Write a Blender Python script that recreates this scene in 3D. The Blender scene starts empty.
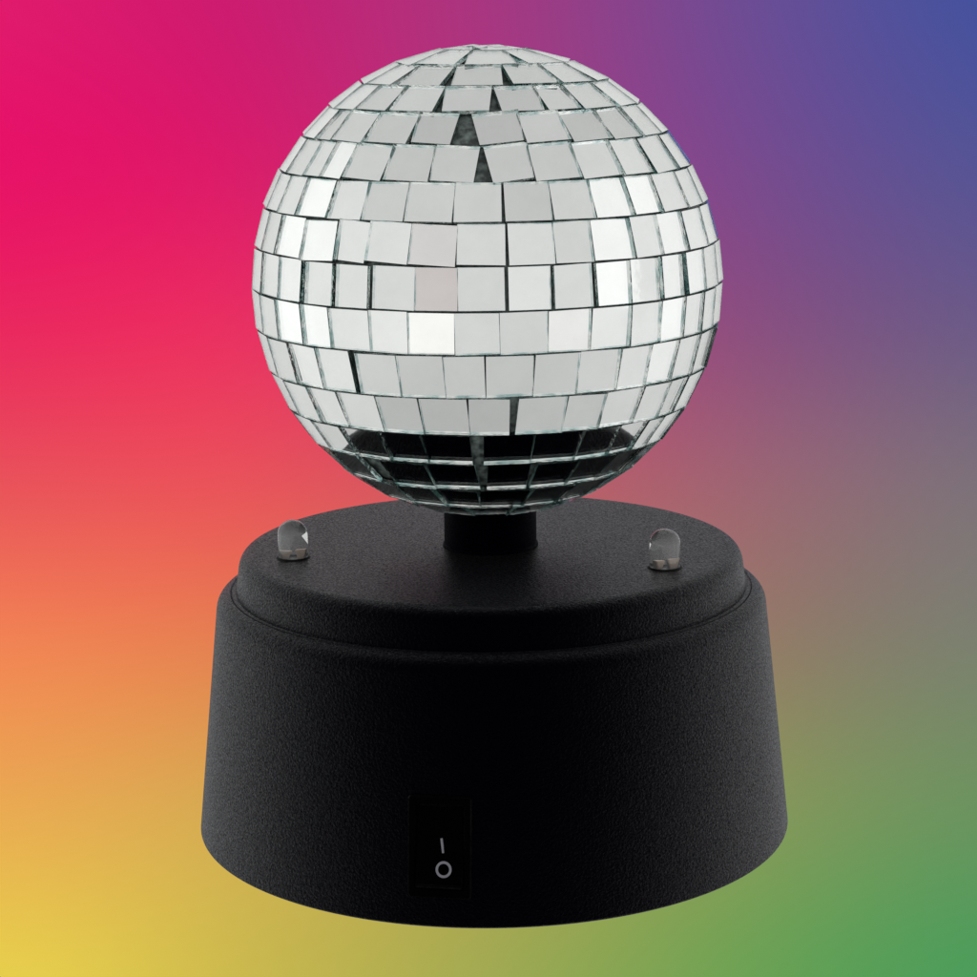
import bpy, bmesh, math, random
from mathutils import Vector, Matrix
random.seed(7)
S = bpy.context.scene
C = S.collection
RAD = math.radians

# ------------------------------------------------------------------ helpers
def link(name, me_or_none, parent=None):
    o = bpy.data.objects.new(name, me_or_none)
    C.objects.link(o)
    if parent is not None:
        o.parent = parent
    return o

def mesh_from(name, bm, mats, parent=None, smooth=True, sharp=35):
    me = bpy.data.meshes.new(name)
    bm.normal_update()
    bm.to_mesh(me)
    bm.free()
    for m in mats:
        me.materials.append(m)
    if smooth:
        me.shade_smooth()
        if sharp:
            me.set_sharp_from_angle(angle=RAD(sharp))
    return link(name, me, parent)

def smooth_profile(pts, rounds, n=8):
    """polyline with rounded corners: rounds[i] = distance cut off at corner i"""
    out = []
    for i, p in enumerate(pts):
        r = rounds[i]
        if r <= 0 or i in (0, len(pts) - 1):
            out.append(p)
            continue
        p = Vector(p); a = Vector(pts[i-1]); b = Vector(pts[i+1])
        A = p + (a-p).normalized()*r
        B = p + (b-p).normalized()*r
        for k in range(n+1):
            t = k/n
            q = A*(1-t)**2 + p*2*t*(1-t) + B*t*t
            out.append((q.x, q.y))
    return out

def lathe(profile, seg=160, cap_first=False, cap_last=False):
    bm = bmesh.new()
    rings = []
    for r, z in profile:
        if r < 1e-7:
            rings.append([bm.verts.new((0, 0, z))])
        else:
            rings.append([bm.verts.new((r*math.cos(2*math.pi*k/seg), r*math.sin(2*math.pi*k/seg), z)) for k in range(seg)])
    for a, b in zip(rings[:-1], rings[1:]):
        for k in range(seg):
            k2 = (k+1) % seg
            if len(a) == 1 and len(b) == 1:
                continue
            if len(a) == 1:
                bm.faces.new((a[0], b[k2], b[k]))
            elif len(b) == 1:
                bm.faces.new((a[k], a[k2], b[0]))
            else:
                bm.faces.new((a[k], a[k2], b[k2], b[k]))
    if cap_first and len(rings[0]) > 1:
        bm.faces.new(list(reversed(rings[0])))
    if cap_last and len(rings[-1]) > 1:
        bm.faces.new(rings[-1])
    bmesh.ops.recalc_face_normals(bm, faces=bm.faces)
    return bm

def newmat(name):
    m = bpy.data.materials.new(name)
    m.use_nodes = True
    nt = m.node_tree
    nt.nodes.clear()
    out = nt.nodes.new('ShaderNodeOutputMaterial')
    return m, nt, out

def N(nt, typ, **kw):
    n = nt.nodes.new(typ)
    for k, v in kw.items():
        if k in n.inputs:
            n.inputs[k].default_value = v
        else:
            setattr(n, k, v)
    return n

# ------------------------------------------------------------------ materials
def black_plastic(name, grain=1.0, gmax=.195, scale=2700, rough=.33, base=.0006, power=2.25, blue=3):
    """moulded black plastic: almost no reflection face-on, a soft grey sheen at glancing angles"""
    m, nt, out = newmat(name)
    L = nt.links.new
    tc = N(nt, 'ShaderNodeTexCoord')
    no = N(nt, 'ShaderNodeTexNoise', Scale=scale, Detail=3.0, Roughness=.6)
    L(tc.outputs['Object'], no.inputs['Vector'])
    no2 = N(nt, 'ShaderNodeTexVoronoi', Scale=scale*.55)
    L(tc.outputs['Object'], no2.inputs['Vector'])
    mix = N(nt, 'ShaderNodeMath', operation='MULTIPLY_ADD')
    L(no2.outputs['Distance'], mix.inputs[0]); mix.inputs[1].default_value = .6
    L(no.outputs['Fac'], mix.inputs[2])
    bump = N(nt, 'ShaderNodeBump', Strength=.6*grain, Distance=.00016)
    L(mix.outputs[0], bump.inputs['Height'])
    lw = N(nt, 'ShaderNodeLayerWeight', Blend=.5)
    L(bump.outputs[0], lw.inputs['Normal'])
    pw = N(nt, 'ShaderNodeMath', operation='POWER'); pw.inputs[1].default_value = power
    L(lw.outputs['Facing'], pw.inputs[0])
    # grain mottling
    mr = N(nt, 'ShaderNodeMapRange'); mr.inputs['From Min'].default_value = .3; mr.inputs['From Max'].default_value = .7
    mr.inputs['To Min'].default_value = gmax*.2; mr.inputs['To Max'].default_value = gmax*1.85
    L(no.outputs['Fac'], mr.inputs['Value'])
    ml = N(nt, 'ShaderNodeMath', operation='MULTIPLY'); L(pw.outputs[0], ml.inputs[0]); L(mr.outputs[0], ml.inputs[1])
    df = N(nt, 'ShaderNodeBsdfDiffuse', Color=(base, base, base*blue, 1))
    gl = N(nt, 'ShaderNodeBsdfGlossy', Roughness=rough, Color=(.97, .975, 1, 1))
    L(bump.outputs[0], gl.inputs['Normal']); L(bump.outputs[0], df.inputs['Normal'])
    ms = N(nt, 'ShaderNodeMixShader')
    L(ml.outputs[0], ms.inputs[0]); L(df.outputs[0], ms.inputs[1]); L(gl.outputs[0], ms.inputs[2])
    L(ms.outputs[0], out.inputs['Surface'])
    return m

M_BASE = black_plastic('grained_black_plastic')
M_SWITCH = black_plastic('smooth_black_plastic', grain=.1, gmax=.05, rough=.3, scale=900, base=.0007, blue=1.2)
M_SHAFT = black_plastic('matt_black_plastic', grain=.35, gmax=.035, rough=.5, base=.0008)

def simple(name, col, rough=.5, metal=0.0, spec=.5):
    m, nt, out = newmat(name)
    L = nt.links.new
    b = N(nt, 'ShaderNodeBsdfPrincipled')
    tc = N(nt, 'ShaderNodeTexCoord')
    no = N(nt, 'ShaderNodeTexNoise', Scale=1200.0, Detail=2.0)
    L(tc.outputs['Object'], no.inputs['Vector'])
    mx = N(nt, 'ShaderNodeMixRGB', blend_type='MULTIPLY'); mx.inputs[0].default_value = .35
    mx.inputs[1].default_value = (*col, 1); L(no.outputs['Fac'], mx.inputs[2])
    L(mx.outputs[0], b.inputs['Base Color'])
    b.inputs['Roughness'].default_value = rough
    b.inputs['Metallic'].default_value = metal
    b.inputs['Specular IOR Level'].default_value = spec
    L(b.outputs[0], out.inputs['Surface'])
    return m

M_MARK = simple('grey_print', (.20, .20, .225), .7, 0, .1)
M_LEAD = simple('tinned_lead_frame', (.72, .55, .42), .36, .75)
M_HOLE = simple('dark_socket', (.004, .004, .004), .6, 0, .1)
def glue():
    m, nt, out = newmat('dark_glue')
    L = nt.links.new
    tc = N(nt, 'ShaderNodeTexCoord')
    no = N(nt, 'ShaderNodeTexNoise', Scale=700.0, Detail=4.0)
    L(tc.outputs['Object'], no.inputs['Vector'])
    cr = N(nt, 'ShaderNodeValToRGB')
    cr.color_ramp.elements[0].position = .38; cr.color_ramp.elements[0].color = (.028, .040, .038, 1)
    cr.color_ramp.elements[1].position = .7; cr.color_ramp.elements[1].color = (.20, .25, .235, 1)
    L(no.outputs['Fac'], cr.inputs[0])
    b = N(nt, 'ShaderNodeBsdfPrincipled', Roughness=.45)
    L(cr.outputs[0], b.inputs['Base Color'])
    bp = N(nt, 'ShaderNodeBump', Strength=.6, Distance=.0003); L(no.outputs['Fac'], bp.inputs['Height']); L(bp.outputs[0], b.inputs['Normal'])
    L(b.outputs[0], out.inputs['Surface'])
    return m
M_GLUE = glue()

def glass(name, col, rough, ior=1.5, bump=0):
    m, nt, out = newmat(name)
    L = nt.links.new
    g = N(nt, 'ShaderNodeBsdfGlass', Color=(*col, 1), Roughness=rough, IOR=ior)
    if bump:
        tc = N(nt, 'ShaderNodeTexCoord')
        no = N(nt, 'ShaderNodeTexNoise', Scale=1400.0, Detail=3.0)
        L(tc.outputs['Object'], no.inputs['Vector'])
        bp = N(nt, 'ShaderNodeBump', Strength=bump, Distance=.0003)
        L(no.outputs['Fac'], bp.inputs['Height']); L(bp.outputs[0], g.inputs['Normal'])
    L(g.outputs[0], out.inputs['Surface'])
    return m
M_GFACE = glass('clear_tile_glass', (.985, .99, .988), 0.0)
M_GSIDE = glass('cut_tile_edge', (.6, .7, .68), .10, bump=.7)
def vary_edge():
    nt = M_GSIDE.node_tree
    g = [n for n in nt.nodes if n.type == 'BSDF_GLASS'][0]
    no = [n for n in nt.nodes if n.type == 'TEX_NOISE'][0]
    no.inputs['Scale'].default_value = 900
    tc = N(nt, 'ShaderNodeTexCoord')
    n2 = N(nt, 'ShaderNodeTexNoise', Scale=330.0, Detail=2.0)
    nt.links.new(tc.outputs['Object'], n2.inputs['Vector'])
    cr = N(nt, 'ShaderNodeValToRGB')
    cr.color_ramp.elements[0].position = .34; cr.color_ramp.elements[0].color = (.42, .58, .57, 1)
    cr.color_ramp.elements[1].position = .58; cr.color_ramp.elements[1].color = (.93, .96, .95, 1)
    nt.links.new(n2.outputs['Fac'], cr.inputs[0]); nt.links.new(cr.outputs[0], g.inputs['Color'])
vary_edge()
M_LED = glass('clear_epoxy', (.98, .98, .98), 0.0, 1.5)
def haze():
    nt = M_LED.node_tree
    g = [n for n in nt.nodes if n.type == 'BSDF_GLASS'][0]
    out = [n for n in nt.nodes if n.type == 'OUTPUT_MATERIAL'][0]
    t = N(nt, 'ShaderNodeBsdfDiffuse', Color=(.8, .8, .8, 1))
    ms = N(nt, 'ShaderNodeMixShader'); ms.inputs[0].default_value = .11
    nt.links.new(g.outputs[0], ms.inputs[1]); nt.links.new(t.outputs[0], ms.inputs[2]); nt.links.new(ms.outputs[0], out.inputs['Surface'])
haze()

def mirror():
    m, nt, out = newmat('silver_backing')
    L = nt.links.new
    at = N(nt, 'ShaderNodeAttribute'); at.attribute_name = 'silver'
    g = N(nt, 'ShaderNodeBsdfGlossy', Roughness=.02)
    tc = N(nt, 'ShaderNodeTexCoord')
    no = N(nt, 'ShaderNodeTexNoise', Scale=260.0, Detail=2.0)
    L(tc.outputs['Object'], no.inputs['Vector'])
    bp = N(nt, 'ShaderNodeBump', Strength=.008, Distance=.0004)
    L(no.outputs['Fac'], bp.inputs['Height']); L(bp.outputs[0], g.inputs['Normal'])
    # faint clouding and specks in the silvering
    n2 = N(nt, 'ShaderNodeTexNoise', Scale=150.0, Detail=5.0, Roughness=.65)
    L(tc.outputs['Object'], n2.inputs['Vector'])
    mr = N(nt, 'ShaderNodeMapRange'); mr.inputs['From Min'].default_value = .3; mr.inputs['From Max'].default_value = .6
    mr.inputs['To Min'].default_value = .955; mr.inputs['To Max'].default_value = 1.0
    L(n2.outputs['Fac'], mr.inputs['Value'])
    mm = N(nt, 'ShaderNodeMixRGB', blend_type='MULTIPLY'); mm.inputs[0].default_value = 1
    L(at.outputs['Color'], mm.inputs[1]); L(mr.outputs[0], mm.inputs[2]); L(mm.outputs[0], g.inputs['Color'])
    L(g.outputs[0], out.inputs['Surface'])
    return m
M_MIRROR = mirror()

# ------------------------------------------------------------------ the lamp
HB = 0.1197          # height of the ball centre
RB = 0.05            # ball radius
lamp = link('disco_ball_lamp', None)
lamp['label'] = 'tabletop disco lamp, silver mirror ball on a round black plastic base with two clear bulbs'
lamp['category'] = 'lamp'

# --- lower housing
prof = [(0, -.0005), (.0649, -.0005), (.0656, -.0001), (.0600, .0522), (.0572, .0536), (.0569, .0533), (.0565, .0533), (.0562, .0536), (.0545, .0536), (0, .0525)]
rnd = [0, 0, .0004, .0022, .0003, .0002, .0002, .0002, 0, 0]
base = mesh_from('base', lathe(smooth_profile(prof, rnd), 240), [M_BASE], lamp)

# --- upper stepped cover, rounded shoulder
prof = [(.0550, .0526), (.0566, .0526), (.0560, .0550), (.0550, .0615), (.0515, .0620), (0, .0620)]
rnd = [0, .0004, .0010, .0036, .0016, 0]
prof = [(.0545, .0528), (.0559, .0530), (.0554, .0570), (.0547, .0620), (.0480, .0621), (0, .0621)]
rnd = [0, .0004, .001, .0032, .001, 0]
cover = mesh_from('top_cover', lathe(smooth_profile(prof, rnd, 12), 240), [M_BASE], lamp)

# --- spindle
prof = [(0, .0615), (.0106, .0615), (.0104, .0626), (.0101, .0628), (.0101, .0712), (.0098, .0714), (0, .0712)]
sp = mesh_from('spindle', lathe(prof, 72), [M_SHAFT], lamp)
# --- mirror ball
ball = mesh_from('mirror_ball', lathe([(0, -.0485)] + [(.0485*math.cos(RAD(a)), .0485*math.sin(RAD(a))) for a in range(-87, 88, 3)] + [(0, .0485)], 96), [M_GLUE], lamp)
ball.location = (0, 0, HB)

# rows of tiles: upper latitude, lower latitude, azimuths of the joints (a pair is a wide joint)
ROWS = [
    (80.25, 69.05, [-16.1, 26.8]), 
    (68.75, 59.05, [-90.0, -45.6, (-17.5, -16.3), (10.0, 11.4), 36.7, 61.5, 90.0]), 
    (58.75, 49.45, [-90.0, -53.9, -36.3, (-17.5, -16.0), (2.5, 4.9), 22.2, 37.3, 55.4, 77.4]), 
    (49.15, 39.95, [-64.3, -54.3, -39.3, -22.8, (-9.5, -3.1), 11.5, 26.4, 42.0, 57.0, 90.0, 90.0]), 
    (39.65, 30.15, [-59.1, -50.4, -41.5, -27.8, -14.6, (-2.3, 0.7), 12.4, 25.9, 39.4, 51.5, 67.0, 90.0]), 
    (29.85, 20.55, [-66.0, -55.3, -42.4, -31.5, -20.0, -7.9, (4.0, 4.5), 16.2, 27.5, 38.9, 49.0, 61.9, 90.0]), 
    (20.25, 10.85, [-71.0, -61.5, -49.8, -38.0, -29.0, -18.0, -6.8, (4.4, 4.9), 15.8, 25.4, 36.7, 46.0, 56.2, 69.1]), 
    (10.55, 0.75, [-69.0, -58.3, (-48.4, -46.9), (-38.0, -36.8), (-27.9, -26.7), -16.5, -6.6, (4.0, 4.8), (14.5, 15.3), (24.5, 25.5), 34.7, (43.7, 45.1), (52.8, 54.6), 64.3]), 
    (0.45, -9.15, [-70.0, -59.6, -48.6, -39.0, -27.9, -18.2, -7.4, 2.7, 13.7, 24.0, 34.6, 44.2, 53.6, 62.8, 71.6]), 
    (-9.45, -19.65, [-67.5, -55.3, -44.6, (-33.9, -32.3), -21.4, -10.3, -0.6, 10.6, 21.6, 32.5, 41.8, 52.1, 62.8]), 
    (-19.95, -29.95, [-64.6, -51.8, -40.5, -28.6, -17.2, -5.0, (5.3, 7.0), 19.5, 30.2, 42.0, 52.6, 61.4]), 
    (-30.25, -39.75, [-90.0, -58.1, -44.6, -31.1, -18.4, (-4.9, -1.8), 12.2, 26.4, 38.3, 49.2, 57.1]), 
    (-40.05, -50.35, [-68.6, (-37.5, -36.2), -19.5, (-3.8, -0.9), (13.1, 14.5), 28.6, 43.0]), 
    (-50.65, -61.35, [-60.8, -37.7, (-21.7, -19.9), -4.2, 15.9, 34.0]), 
]
# tiles pushed out of line near the seam: (row, tile index counted from the first joint) -> roll in degrees
bmT = bmesh.new()
silver = bmT.loops.layers.float_color.new('silver')

def add_tile(az, lat, w_top, w_bot, h, roll=0.0, tilt=(0, 0), push=0.0, tint=(.93, .93, .93), lift=0.0):
    th = .0010
    n = Vector((math.sin(az)*math.cos(lat), -math.cos(az)*math.cos(lat), math.sin(lat)))
    e = Vector((math.cos(az), math.sin(az), 0))
    u = n.cross(e); u = -u if u.z < 0 else u
    rot = Matrix.Rotation(roll, 3, n)
    e = rot @ e; u = rot @ u
    r2 = Matrix.Rotation(tilt[0], 3, e) @ Matrix.Rotation(tilt[1], 3, u)
    n2 = r2 @ n; e = r2 @ e; u = r2 @ u
    c = n*(RB - .00012 + push) + Vector((0, 0, lift))
    view = (Vector((0, -.496, .061)) - c).normalized()      # rim pieces turned by view angle to keep backdrop colour out of their reflections
    cv = n2.dot(view)
    ang = 0.0
    if n.z > -.25 and -.03 < cv < .15:
        ang = min(math.asin(.15)-math.asin(cv), RAD(3.8))
    elif n.z <= -.25 and -.05 < cv < .13:
        ang = max(-.03-math.asin(cv), RAD(-8))
    if ang:
        r3 = Matrix.Rotation(ang, 3, n2.cross(view).normalized())
        n2 = r3 @ n2; e = r3 @ e; u = r3 @ u
    q = [(-w_bot/2, -h/2), (w_bot/2, -h/2), (w_top/2, h/2), (-w_top/2, h/2)]
    j = lambda: random.uniform(-.0001, .00009)
    q = [(a+j(), b+j()) for a, b in q]
    F = [bmT.verts.new(c + e*a + u*b) for a, b in q]
    B = [bmT.verts.new(c + e*a*.985 + u*b*.985 - n2*th) for a, b in q]
    f = bmT.faces.new(F); f.material_index = 0
    f = bmT.faces.new(list(reversed(B))); f.material_index = 2
    for l in f.loops: l[silver] = (*tint, 1)
    for k in range(4):
        k2 = (k+1) % 4
        s = bmT.faces.new((F[k2], F[k], B[k], B[k2])); s.material_index = 1

def place_row(k, hi, lo, cuts):
    lat = RAD((hi+lo)/2)
    rc = RB*math.cos(lat)
    h = RAD(hi-lo)*RB - .00010
    spans = []
    norm = [(c, c) if not isinstance(c, tuple) else c for c in cuts]
    norm = [c for c in norm if abs(c[0]) < 78]
    for a, b in zip(norm[:-1], norm[1:]):
        spans.append((a[1], b[0]))
    n_seen = len(spans)
    first, last = norm[0][0], norm[-1][1]
    rest = 360 - (last-first)
    pitch = math.degrees(.0091/rc)
    m = max(1, int(rest/pitch))
    step = rest/m
    for i in range(m):
        spans.append((last+i*step, last+(i+1)*step))
    mid_is_seam = [i for i, c in enumerate(norm) if c[1]-c[0] > .5 and abs((c[0]+c[1])/2) < 10]
    seam = mid_is_seam[0] if mid_is_seam else None
    for i, (a, b) in enumerate(spans):
        az = RAD((a+b)/2)
        w = min(2*rc*math.tan(RAD(b-a)/2) - .00014, .0098)
        roll = RAD(random.uniform(-.8, .8))
        if i < n_seen and seam is not None and 2 <= k <= 6:
            amp = {2: 1.5, 3: 6.5, 4: 6.5, 5: 4.5, 6: 3.5}[k]
            d = i-seam
            if d >= 0: roll += RAD(amp)*(.62**d)
            elif k in (3, 4): roll -= RAD(3.2)*(.6**(-1-d))
        taper = math.tan(abs(lat))*h/RB/2 * (.55 if k > 1 else .8)
        taper = min(taper, .30)
        wt, wb = (w*(1-taper*.9), w*(1+taper*.45)) if lat > 0 else (w*(1+taper*.45), w*(1-taper*.9))
        if abs((hi+lo)/2) < 12: wt = wb = w
        lift = 0.0
        if k == 6 and -34 < math.degrees(az) < -8:
            roll -= RAD(2.6); lift = .00028 if math.degrees(az) < -16 else -.0001
        if k == 6 and -52 < math.degrees(az) < -34: roll += RAD(1.5); lift = -.0002
        if k == 4 and -50 < math.degrees(az) < -26: roll -= RAD(1.5); lift = .0001
        ef = 1.0 if abs(math.sin(az)) < .8 else .12
        if seam is not None and i < n_seen and i in (seam, seam-1) and 1 <= k <= 6:
            wt = w*(1.05 if k in (3, 4) else 1.0); wb = w*(.99 if k in (3, 4) else 1.0)
        g = random.uniform(-.075, .03)
        tint = (.93+g, .935+g, .925+g)
        if k in (6, 7) and -19 < math.degrees(az) < -6: tint = (.885, .855, .85)  # pinkish reflection of a person near the camera, painted into these tiles' silver
        add_tile(az, lat, wt, wb, h*random.uniform(.985, 1.0), roll,
                 (RAD(random.gauss(0, .55))*ef, RAD(random.gauss(0, .7))*ef), random.uniform(-.00018, .00012), tint, lift)

for k, (hi, lo, cuts) in enumerate(ROWS):
    place_row(k, hi, lo, cuts)
# last ring round the spindle and the cap of pieces at the top
for k, (hi, lo) in enumerate([(-61.6, -71.5)]):
    place_row(14, hi, lo, [-12, 13, 41])
for a in range(4):
    add_tile(RAD(a*90+28), RAD(85.0), .0064, .0080, .0072, 0, (0, 0), 0)
for f in bmT.faces: f.smooth = False
bmesh.ops.recalc_face_normals(bmT, faces=bmT.faces)
tiles = mesh_from('mirror_tiles', bmT, [M_GFACE, M_GSIDE, M_MIRROR], ball, smooth=False)

# --- two clear bulbs in the top cover
def led(x, y, turn):
    z0 = .0621
    R = .00325
    H = .0086
    prof = [(0, -.0022), (R, -.0022), (R, H-R)] + [(R*math.cos(RAD(a)), H-R+R*.92*math.sin(RAD(a))) for a in range(3, 90, 3)] + [(0, H-R+R*.92)]
    b = mesh_from('led_bulb', lathe(prof, 128), [M_LED], lamp, sharp=50)
    b.location = (x, y, z0)
    b.rotation_euler = (0, 0, RAD(turn))
    # lead frame inside: two posts, one with a flared cup
    bm = bmesh.new()
    def box(x0, x1, x2, x3, z_lo, z_hi, t):
        v = [bm.verts.new(p) for p in ((x0, -t, z_lo), (x1, -t, z_lo), (x1, t, z_lo), (x0, t, z_lo), (x2, -t, z_hi), (x3, -t, z_hi), (x3, t, z_hi), (x2, t, z_hi))]
        for q in ((0, 3, 2, 1), (4, 5, 6, 7), (0, 1, 5, 4), (1, 2, 6, 5), (2, 3, 7, 6), (3, 0, 4, 7)):
            bm.faces.new([v[i] for i in q])
    box(-.0016, -.0011, -.0021, -.0001, -.0005, .0018, .0006)
    box(.0007, .0016, .0003, .0021, -.0005, .0020, .0005)
    box(-.0022, .0022, -.0020, .0020, -.0008, -.0002, .0015)
    bmesh.ops.bevel(bm, geom=[e for e in bm.edges], offset=.00012, segments=2, affect='EDGES')
    mesh_from('lead_frame', bm, [M_LEAD], b)
    # socket: a dark rimmed hole
    bmS = lathe([(R*1.02, .00035), (R*1.08, .0001), (R*1.14, .00005), (R*1.14, -.0003), (R*1.02, -.0003), (R*1.02, .00035)], 64)
    mesh_from('socket_ring', bmS, [M_HOLE], b)
    return b
led(-.0425, -.0098, 5)
led(.0365, -.0230, 25)

# --- power switch on the front of the housing
def side(z): return .0654 - .0054*z/.0498
AZS = RAD(-9.7)
zc = .0160
lean = math.atan(.0054/.0498)
swm = Matrix.Translation((math.sin(AZS)*(side(zc)), -math.cos(AZS)*(side(zc)), zc)) @ Matrix.Rotation(AZS, 4, 'Z') @ Matrix.Rotation(-lean, 4, 'X')
def rrect(w, h, r, n=5):
    pts = []
    for cx, cy, a0 in ((w/2-r, h/2-r, 0), (-w/2+r, h/2-r, 90), (-w/2+r, -h/2+r, 180), (w/2-r, -h/2+r, 270)):
        for i in range(n+1):
            a = RAD(a0+90*i/n); pts.append((cx+r*math.cos(a), cy+r*math.sin(a)))
    return pts
bm = bmesh.new()
levels = [(.0128, .0206, .0008, .0016), (.0128, .0206, .0008, -.0006), (.0123, .0201, .0006, -.0009), (.0100, .0172, .0004, -.0009), (.0096, .0168, .0003, -.0004), (.0096, .0168, .0003, .0015)]
rings = [[bm.verts.new((a, d, b)) for a, b in rrect(w, h, r)] for w, h, r, d in levels]
for A, B in zip(rings[:-1], rings[1:]):
    for i in range(len(A)):
        bm.faces.new((A[i], A[(i+1) % len(A)], B[(i+1) % len(A)], B[i]))
bmesh.ops.recalc_face_normals(bm, faces=bm.faces)
sw = mesh_from('power_switch', bm, [M_SWITCH], lamp, sharp=40)
sw.matrix_local = swm
# rocker: top half pressed in, lower half standing proud
bm = bmesh.new()
pr = [(.0082, .0012), (.0082, -.0001), (.0076, -.0004), (.0006, -.0006), (-.0006, -.0009), (-.0074, -.0022), (-.0081, -.0018), (-.0082, .0012)]
L_ = [bm.verts.new((-.0046, d, z)) for z, d in pr]; R_ = [bm.verts.new((.0046, d, z)) for z, d in pr]
for i in range(len(pr)):
    k = (i+1) % len(pr)
    bm.faces.new((L_[i], L_[k], R_[k], R_[i]))
bm.faces.new(L_); bm.faces.new(list(reversed(R_)))
bmesh.ops.recalc_face_normals(bm, faces=bm.faces)
bmesh.ops.bevel(bm, geom=[e for e in bm.edges], offset=.00018, segments=2, affect='EDGES')
rk = mesh_from('rocker', bm, [M_SWITCH], sw, sharp=40)
def rock_y(z): return -.0009 + (z+.0006)*(.0013/.0068) if z < -.0006 else -.0009
def mark(name, polys):
    bm = bmesh.new()
    for P in polys:
        A = [bm.verts.new((x, rock_y(z)-.00012, z)) for x, z in P]
        B = [bm.verts.new((x, rock_y(z)+.0003, z)) for x, z in P]
        bm.faces.new(A)
        for i in range(len(A)):
            k = (i+1) % len(A); bm.faces.new((A[k], A[i], B[i], B[k]))
    bmesh.ops.recalc_face_normals(bm, faces=bm.faces)
    return mesh_from(name, bm, [M_MARK], sw, smooth=False)
def barpoly(cx, cz, w, h, a):
    c, s = math.cos(a), math.sin(a)
    return [(cx+x*c-z*s, cz+x*s+z*c) for x, z in ((-w/2, -h/2), (w/2, -h/2), (w/2, h/2), (-w/2, h/2))]
mark('on_mark', [barpoly(.0006, .0004, .00042, .0029, RAD(7))])
ring = []
OX = .0010; n = 40; ro, ri = .00160, .00112; cz = -.0042
for i in range(n):
    a, b = 2*math.pi*i/n, 2*math.pi*(i+1)/n
    ring.append([(OX+r_*math.cos(t), cz+r_*math.sin(t)) for r_, t in ((ro, a), (ro, b), (ri, b), (ri, a))])
mark('off_mark', ring)

# ------------------------------------------------------------------ backdrop: a big colour-gradient wall, glow put into its material, no lamp behind
def s2l(v):
    v /= 255
    return v/12.92 if v <= .04045 else ((v+.055)/1.055)**2.4
GRID = [  # rows from the top down, columns from left to right
    [(226,26,108), (205,28,112), (168,54,128), (110,76,148), (68,82,158)],
    [(232,18,103), (218,28,106), (175,56,125), (122,74,142), (84,84,150)],
    [(234,40,95), (232,48,98), (195,65,115), (140,78,128), (106,90,136)],
    [(234,84,90), (232,84,90), (200,90,100), (158,100,115), (124,112,122)],
    [(241,132,84), (226,128,82), (195,125,90), (152,122,102), (124,127,112)],
    [(233,170,82), (210,168,82), (180,155,82), (140,150,90), (110,146,96)],
    [(230,206,76), (200,184,78), (160,170,82), (112,162,84), (78,157,90)],
]
YB = 3.0
ZR = [.170, -.063, -.305, -.558, -.806, -1.075, -1.372]
XH = .757
NX, NZ = 5, 7
def cubic(p0, p1, p2, p3, t):
    return .5*((2*p1)+(-p0+p2)*t+(2*p0-5*p1+4*p2-p3)*t*t+(-p0+3*p1-3*p2+p3)*t**3)
def samp(u, v):
    u = max(-.25, min(NX-1+.25, u)); v = max(-.25, min(NZ-1+.25, v))
    iu = max(0, min(NX-2, math.floor(u))); iv = max(0, min(NZ-2, math.floor(v)))
    tu, tv = u-iu, v-iv
    def g(i, j, c):
        def e(a, n): return max(0, min(n-1, a))
        return GRID[e(i, NZ)][e(j, NX)][c]
    res = []
    for c in range(3):
        rws = [cubic(*[g(iv+di, iu+dj, c) for dj in (-1, 0, 1, 2)], tu) for di in (-1, 0, 1, 2)]
        res.append(s2l(max(0, min(255, cubic(*rws, tv)))))
    return res
def zrow(z):
    if z >= ZR[0]: return (ZR[0]-z)/(ZR[0]-ZR[1])
    for i in range(6):
        if z >= ZR[i+1]: return i+(ZR[i]-z)/(ZR[i]-ZR[i+1])
    return 6+(ZR[6]-z)/(ZR[5]-ZR[6])
bm = bmesh.new()
lay = bm.verts.layers.float_color.new('gradient')
nx, nz = 160, 170
x0, x1, z0, z1 = -.96, .96, -1.47, .34
gv = []
for j in range(nz+1):
    row = []
    for i in range(nx+1):
        x = x0+(x1-x0)*i/nx; z = z0+(z1-z0)*j/nz
        v = bm.verts.new((x, YB, z)); v[lay] = (*samp((x/XH+1)/2*(NX-1), zrow(z)), 1)
        row.append(v)
    gv.append(row)
for j in range(nz):
    for i in range(nx):
        bm.faces.new((gv[j][i], gv[j][i+1], gv[j+1][i+1], gv[j+1][i]))
m, nt, out = newmat('gradient_emission')
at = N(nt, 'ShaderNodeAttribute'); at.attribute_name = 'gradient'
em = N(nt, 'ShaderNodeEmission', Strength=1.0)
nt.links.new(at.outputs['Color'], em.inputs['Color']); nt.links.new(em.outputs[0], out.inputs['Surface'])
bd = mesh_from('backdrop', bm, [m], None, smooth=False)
bd['kind'] = 'structure'

# ------------------------------------------------------------------ studio light
w = bpy.data.worlds.new('World'); S.world = w; w.use_nodes = True
nt = w.node_tree; nt.nodes.clear(); L = nt.links.new
wo = N(nt, 'ShaderNodeOutputWorld'); bg = N(nt, 'ShaderNodeBackground', Strength=1.0); L(bg.outputs[0], wo.inputs['Surface'])
tc = N(nt, 'ShaderNodeTexCoord'); sx = N(nt, 'ShaderNodeSeparateXYZ'); L(tc.outputs['Generated'], sx.inputs[0])
mr = N(nt, 'ShaderNodeMapRange'); mr.inputs['From Min'].default_value = -1; mr.inputs['From Max'].default_value = 1
L(sx.outputs['Z'], mr.inputs['Value'])
cr = N(nt, 'ShaderNodeValToRGB'); L(mr.outputs[0], cr.inputs[0])
els = cr.color_ramp.elements
stops = [(0, .42), (.08, .58), (.22, .66), (.33, .74), (.42, .80), (.5, .82), (.62, .84), (.78, .74), (.9, .68), (1, .60)]
els[0].position = 0; els[0].color = (stops[0][1],)*3+(1,)
els[1].position = 1; els[1].color = (stops[-1][1],)*3+(1,)
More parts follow.
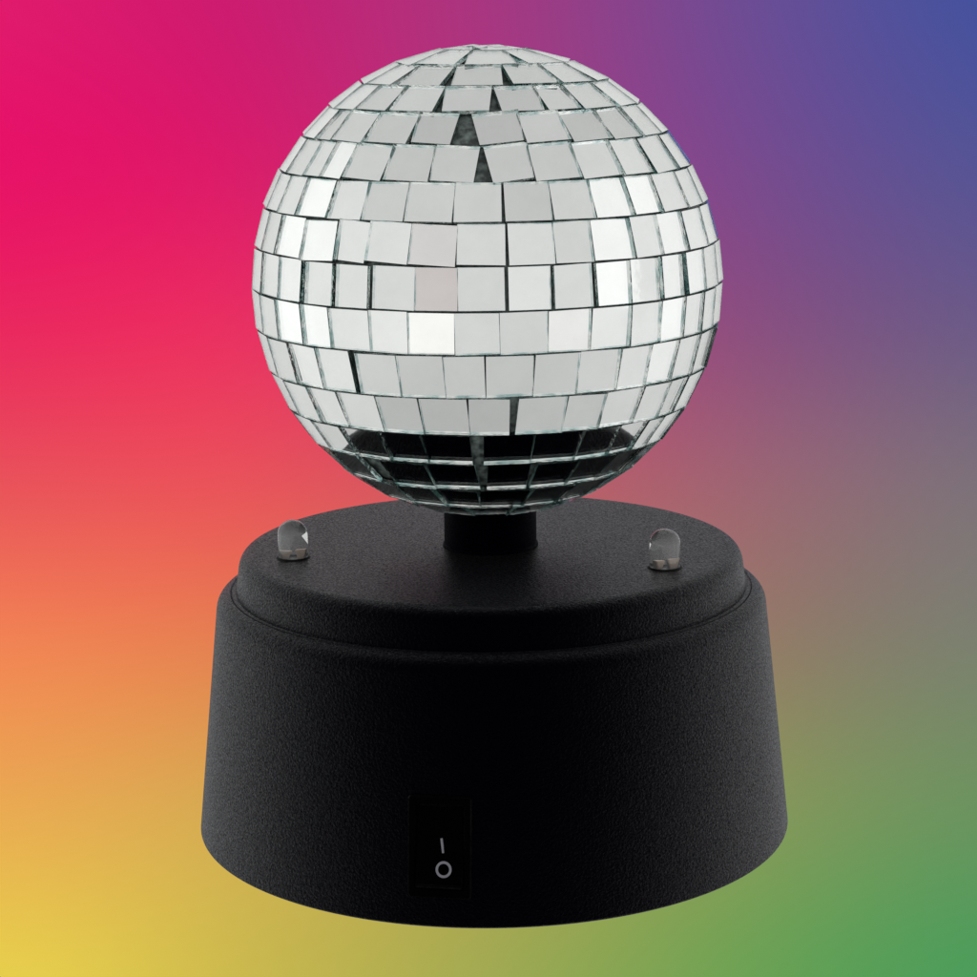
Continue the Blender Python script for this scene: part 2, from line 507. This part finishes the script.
for p, v in stops[1:-1]:
    e = els.new(p); e.color = (v, v*1.005, v*1.0, 1)
cur = cr.outputs[0]
def patch(az, el, inner, outer, col, soft=1.0):
    """a lit or dim area of the studio in one direction (az from the camera side, + to the right)"""
    global cur
    d = Vector((math.sin(RAD(az))*math.cos(RAD(el)), -math.cos(RAD(az))*math.cos(RAD(el)), math.sin(RAD(el))))
    dp = N(nt, 'ShaderNodeVectorMath', operation='DOT_PRODUCT'); L(tc.outputs['Generated'], dp.inputs[0]); dp.inputs[1].default_value = d
    m1 = N(nt, 'ShaderNodeMapRange', interpolation_type='SMOOTHSTEP')
    m1.inputs['From Min'].default_value = math.cos(RAD(outer)); m1.inputs['From Max'].default_value = math.cos(RAD(inner))
    m1.inputs['To Max'].default_value = soft
    L(dp.outputs['Value'], m1.inputs['Value'])
    mx = N(nt, 'ShaderNodeMixRGB'); L(m1.outputs[0], mx.inputs[0]); L(cur, mx.inputs[1]); mx.inputs[2].default_value = (*col, 1)
    cur = mx.outputs[0]
patch(-98, 0, 25, 55, (.93, .94, .93))
patch(92, 0, 25, 55, (.95, .95, .95))
patch(-33, -17, 12, 19, (1.06, 1.05, 1.03))
patch(-48, -14, 10, 18, (1.03, 1.03, 1.02))
patch(42, -16, 8, 14, (1.0, .99, .98))
patch(-20, 10, 4, 10, (.74, .69, .68))
no = N(nt, 'ShaderNodeTexNoise', Scale=2.6, Detail=2.0); L(tc.outputs['Generated'], no.inputs['Vector'])
m2 = N(nt, 'ShaderNodeMapRange'); m2.inputs['From Min'].default_value = .3; m2.inputs['From Max'].default_value = .7
m2.inputs['To Min'].default_value = .86; m2.inputs['To Max'].default_value = 1.0
L(no.outputs['Fac'], m2.inputs['Value'])
mm = N(nt, 'ShaderNodeMixRGB', blend_type='MULTIPLY'); mm.inputs[0].default_value = 1; L(cur, mm.inputs[1]); L(m2.outputs[0], mm.inputs[2])
L(mm.outputs[0], bg.inputs['Color'])

def softbox(name, az, el, dist, sx_, sy_, power):
    ld = bpy.data.lights.new(name, 'AREA'); ld.shape = 'RECTANGLE'; ld.size = sx_; ld.size_y = sy_; ld.energy = power
    o = bpy.data.objects.new(name, ld); C.objects.link(o)
    d = Vector((math.sin(RAD(az))*math.cos(RAD(el)), -math.cos(RAD(az))*math.cos(RAD(el)), math.sin(RAD(el))))
    o.location = d*dist + Vector((0, 0, HB))
    o.rotation_euler = d.to_track_quat('Z', 'Y').to_euler()
    return o
# radiance of an area lamp = power / (pi * area)
def P(rad, a, b): return rad*math.pi*a*b
softbox('softbox_left', -104, 12, 1.3, .62, 1.7, P(.21, .62, 1.7))
softbox('softbox_right', 72, 14, 1.3, .50, 1.5, P(.22, .50, 1.5))
softbox('strip_light_right', 104, 8, 1.3, .30, 1.7, P(.16, .30, 1.7))

# ------------------------------------------------------------------ camera
cam = bpy.data.cameras.new('camera'); co = bpy.data.objects.new('camera', cam); C.objects.link(co)
cam.sensor_width = 36; cam.sensor_fit = 'HORIZONTAL'
cam.lens = 36*2323.3/977
cam.clip_start = .01; cam.clip_end = 50
PITCH = RAD(12.055); ROLL = RAD(.78)
co.location = (0, -.5*math.cos(RAD(7)), HB+.5*math.sin(RAD(7)))
yaw = math.atan(-1.3/2323.3)
co.rotation_euler = (Matrix.Rotation(-yaw, 3, 'Z') @ Matrix.Rotation(math.pi/2-PITCH, 3, 'X') @ Matrix.Rotation(-ROLL, 3, 'Z')).to_euler()
S.camera = co
S.view_settings.view_transform = 'Standard'; S.view_settings.look = 'None'; S.view_settings.exposure = 0
S.render.engine = 'CYCLES'
cy = S.cycles
cy.max_bounces = 16; cy.transmission_bounces = 12; cy.glossy_bounces = 10; cy.diffuse_bounces = 3
cy.caustics_reflective = False; cy.caustics_refractive = False
cy.sample_clamp_indirect = 4
